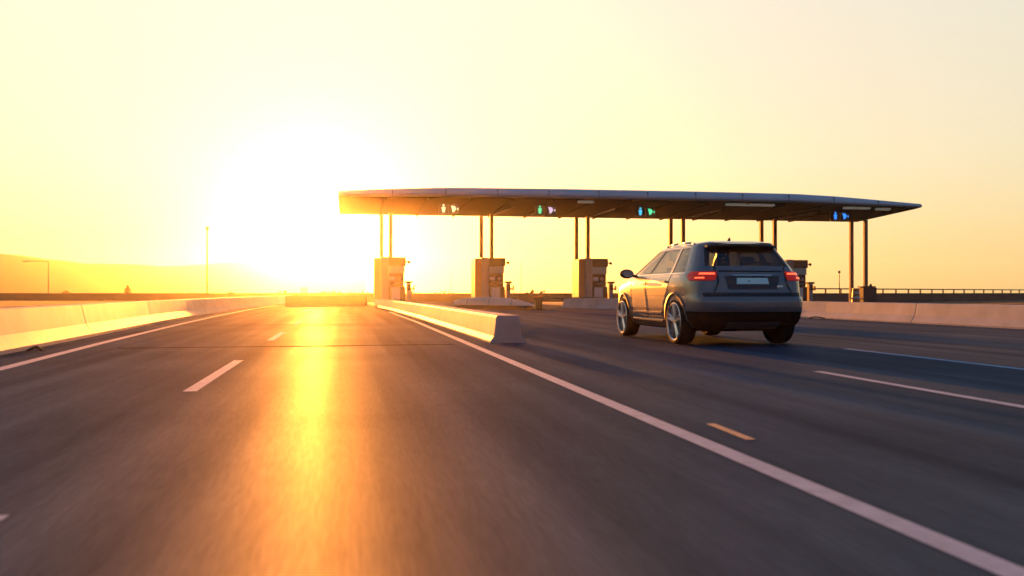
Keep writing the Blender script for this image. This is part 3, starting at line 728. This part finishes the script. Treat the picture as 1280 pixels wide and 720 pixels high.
# wheels
def make_wheel(x, y, s):
    t = bpy.data.objects.new('wheel', None)
    b = NB(); prof = [(-.12, .30), (-.13, .318), (-.128, .35), (-.10, WR - .008), (0, WR), (.10, WR - .008), (.128, .35), (.13, .318), (.12, .30)]; rings = []
    for k in range(40):
        a = 2 * math.pi * k / 40; rings.append([b.verts.new((px, r_ * math.cos(a), r_ * math.sin(a))) for px, r_ in prof])
    for k in range(40):
        a_, c_ = rings[k], rings[(k + 1) % 40]
        for j in range(len(prof) - 1): b.faces.new((a_[j], a_[j + 1], c_[j + 1], c_[j]))
        b.faces.new((a_[0], c_[0], c_[-1], a_[-1]))
    ty = obj('wheel', b, M['tyre'], car, smooth=True); ty.location = (x, y, .38)
    b = NB()
    # outer lip ring and dished spokes
    for (xa, ra), (xb, rb) in zip([(.12, .302), (.128, .314), (.135, .302), (.122, .284), (.02, .28)][:-1], [(.12, .302), (.128, .314), (.135, .302), (.122, .284), (.02, .28)][1:]):
        A = [b.verts.new((s * xa, ra * math.cos(2 * math.pi * k / 40), ra * math.sin(2 * math.pi * k / 40))) for k in range(40)]
        B = [b.verts.new((s * xb, rb * math.cos(2 * math.pi * k / 40), rb * math.sin(2 * math.pi * k / 40))) for k in range(40)]
        for k in range(40): b.faces.new((A[k], A[(k + 1) % 40], B[(k + 1) % 40], B[k]))
    for k in range(5):
        for da in (-.13, .13):
            a = 2 * math.pi * k / 5 + .3
            p0 = (s * .105, .05 * math.cos(a + da * 2), .05 * math.sin(a + da * 2)); p1 = (s * .118, .288 * math.cos(a + da), .288 * math.sin(a + da)); tube(b, p0, p1, .026, .02, 6)
    tube(b, (s * .05, 0, 0), (s * .122, 0, 0), .065, .055, 16)
    obj('rim', b, M['rim'], ty)
    b = NB(); tube(b, (s * .0, 0, 0), (s * .03, 0, 0), .17, n=24); obj('brake_disc', b, M['lamp_metal'], ty)
    b = NB(); tube(b, (s * -.11, 0, 0), (s * -.0, 0, 0), .295, n=24); obj('hub', b, M['carblack'], ty)
for y in WY:
    for s in (-1, 1): make_wheel(s * .85, y, s)
# underside: axle and silencer
b = NB(); tube(b, (-.75, .95, .36), (.75, .95, .36), .06); box(b, -.4, .4, .3, .6, .25, .42); box(b, -.3, .3, 1.2, 4.0, .2, .3); obj('underbody', b, M['carblack'], car)

# ------------------------------------------------------------------ air
b = NB(); box(b, -1200, 1200, -1200, 1200, -1, 48)
hz = obj('haze', b, bpy.data.materials.new('haze')); tag(hz, kind='stuff')
hm = hz.data.materials[0]; hm.use_nodes = True; nt = hm.node_tree; nt.nodes.remove(nt.nodes['Principled BSDF'])
pv = nt.nodes.new('ShaderNodeVolumePrincipled'); pv.inputs['Color'].default_value = (1, .95, .85, 1)
pv.inputs['Density'].default_value = .00024; pv.inputs['Anisotropy'].default_value = .91
nt.links.new(pv.outputs[0], nt.nodes['Material Output'].inputs['Volume'])

# ------------------------------------------------------------------ sun and sky
AZ, EL = R(-1.9), R(4.2)           # azimuth from +Y towards +X
S = Vector((math.sin(AZ) * math.cos(EL), math.cos(AZ) * math.cos(EL), math.sin(EL)))
sd_ = bpy.data.lights.new('sun', 'SUN'); sd_.energy = 5.0; sd_.angle = R(.53); sd_.color = (1, .29, .03)
so = bpy.data.objects.new('sun', sd_); C.objects.link(so); so.rotation_euler = (-S).to_track_quat('-Z', 'Y').to_euler()
w = bpy.data.worlds.new('World'); sc.world = w; w.use_nodes = True; nt = w.node_tree; L = nt.links.new
bg = nt.nodes['Background']; bg.inputs['Strength'].default_value = .05; wo = nt.nodes['World Output']
sky = nt.nodes.new('ShaderNodeTexSky'); sky.sky_type = 'NISHITA'; sky.sun_disc = False
sky.sun_elevation = EL; sky.sun_rotation = AZ; sky.dust_density = 2.5; L(sky.outputs[0], bg.inputs['Color'])
tc = nt.nodes.new('ShaderNodeTexCoord')
nrm = nt.nodes.new('ShaderNodeVectorMath'); nrm.operation = 'NORMALIZE'; L(tc.outputs['Generated'], nrm.inputs[0])
sep = nt.nodes.new('ShaderNodeSeparateXYZ'); L(nrm.outputs[0], sep.inputs[0])
def dotv(v):
    d = nt.nodes.new('ShaderNodeVectorMath'); d.operation = 'DOT_PRODUCT'; d.inputs[1].default_value = v; L(nrm.outputs[0], d.inputs[0]); return d.outputs['Value']
def ramp(src, pts):
    r = nt.nodes.new('ShaderNodeValToRGB'); L(src, r.inputs[0]); e = r.color_ramp.elements
    while len(e) < len(pts): e.new(.5)
    for el, (p, c) in zip(e, pts): el.position = p; el.color = (*c, 1)
    return r.outputs[0]
def mth(op, a, b_=None, clamp=False):
    x = nt.nodes.new('ShaderNodeMath'); x.operation = op; x.use_clamp = clamp
    for i, q in enumerate((a, b_)):
        if q is None: continue
        if isinstance(q, (int, float)): x.inputs[i].default_value = q
        else: L(q, x.inputs[i])
    return x.outputs[0]
front = ramp(sep.outputs[2], [(0, (1.12, .86, .35)), (.05, (1.12, .91, .45)), (.14, (1.14, 1.02, .70)), (.33, (1.16, 1.10, .92)), (.46, (.30, .44, .58)), (.65, (.10, .22, .42)), (1, (.07, .18, .40))])
back = ramp(sep.outputs[2], [(0, (.21, .17, .24)), (.15, (.15, .20, .34)), (.5, (.08, .18, .38)), (1, (.07, .18, .40))])
fz = mth('MULTIPLY', mth('ADD', dotv((S.x, S.y, 0)), .15), 1.25, True)
fz = mth('SMOOTH_MIN', fz, 1.0) if False else fz
mx = nt.nodes.new('ShaderNodeMix'); mx.data_type = 'RGBA'; L(fz, mx.inputs[0]); L(back, mx.inputs[6]); L(front, mx.inputs[7])
sun_d = mth('MAXIMUM', dotv(tuple(S)), 0)
def glow(power, col, amt):
    v = nt.nodes.new('ShaderNodeVectorMath'); v.operation = 'SCALE'; v.inputs[0].default_value = col
    L(mth('MULTIPLY', mth('POWER', sun_d, power), amt), v.inputs['Scale']); return v.outputs[0]
acc = mx.outputs[2]
for p_, c_, a_ in ((14, (1, .85, .5), .05), (220, (1, .80, .5), .28), (900, (1, .72, .38), 2.2)):
    ad = nt.nodes.new('ShaderNodeVectorMath'); ad.operation = 'ADD'; L(acc, ad.inputs[0]); L(glow(p_, c_, a_), ad.inputs[1]); acc = ad.outputs[0]
bg2 = nt.nodes.new('ShaderNodeBackground'); L(acc, bg2.inputs['Color']); bg2.inputs['Strength'].default_value = .176
ads = nt.nodes.new('ShaderNodeMixShader'); ads.inputs[0].default_value = .82; L(bg.outputs[0], ads.inputs[1]); L(bg2.outputs[0], ads.inputs[2]); L(ads.outputs[0], wo.inputs['Surface'])

# ------------------------------------------------------------------ camera and render settings
cd = bpy.data.cameras.new('camera'); cam = bpy.data.objects.new('camera', cd); C.objects.link(cam); sc.camera = cam
cd.sensor_width = 36; cd.lens = 1130 / 1280 * 36; cd.clip_start = .05; cd.clip_end = 6000
cd.dof.use_dof = True; cd.dof.focus_distance = 22; cd.dof.aperture_fstop = 1.8
cam.location = (0, 0, .85); cam.rotation_euler = (R(90.304), 0, -math.atan(208 / 1130))
vs_ = sc.view_settings; vs_.view_transform = 'Standard'; vs_.look = 'None'; vs_.exposure = 2.2; vs_.gamma = 1; vs_.use_curve_mapping = False
cy = sc.cycles; cy.use_denoising = True; cy.max_bounces = 6; cy.volume_bounces = 0; cy.transparent_max_bounces = 12; cy.caustics_reflective = False; cy.caustics_refractive = False
cy.sample_clamp_indirect = 6
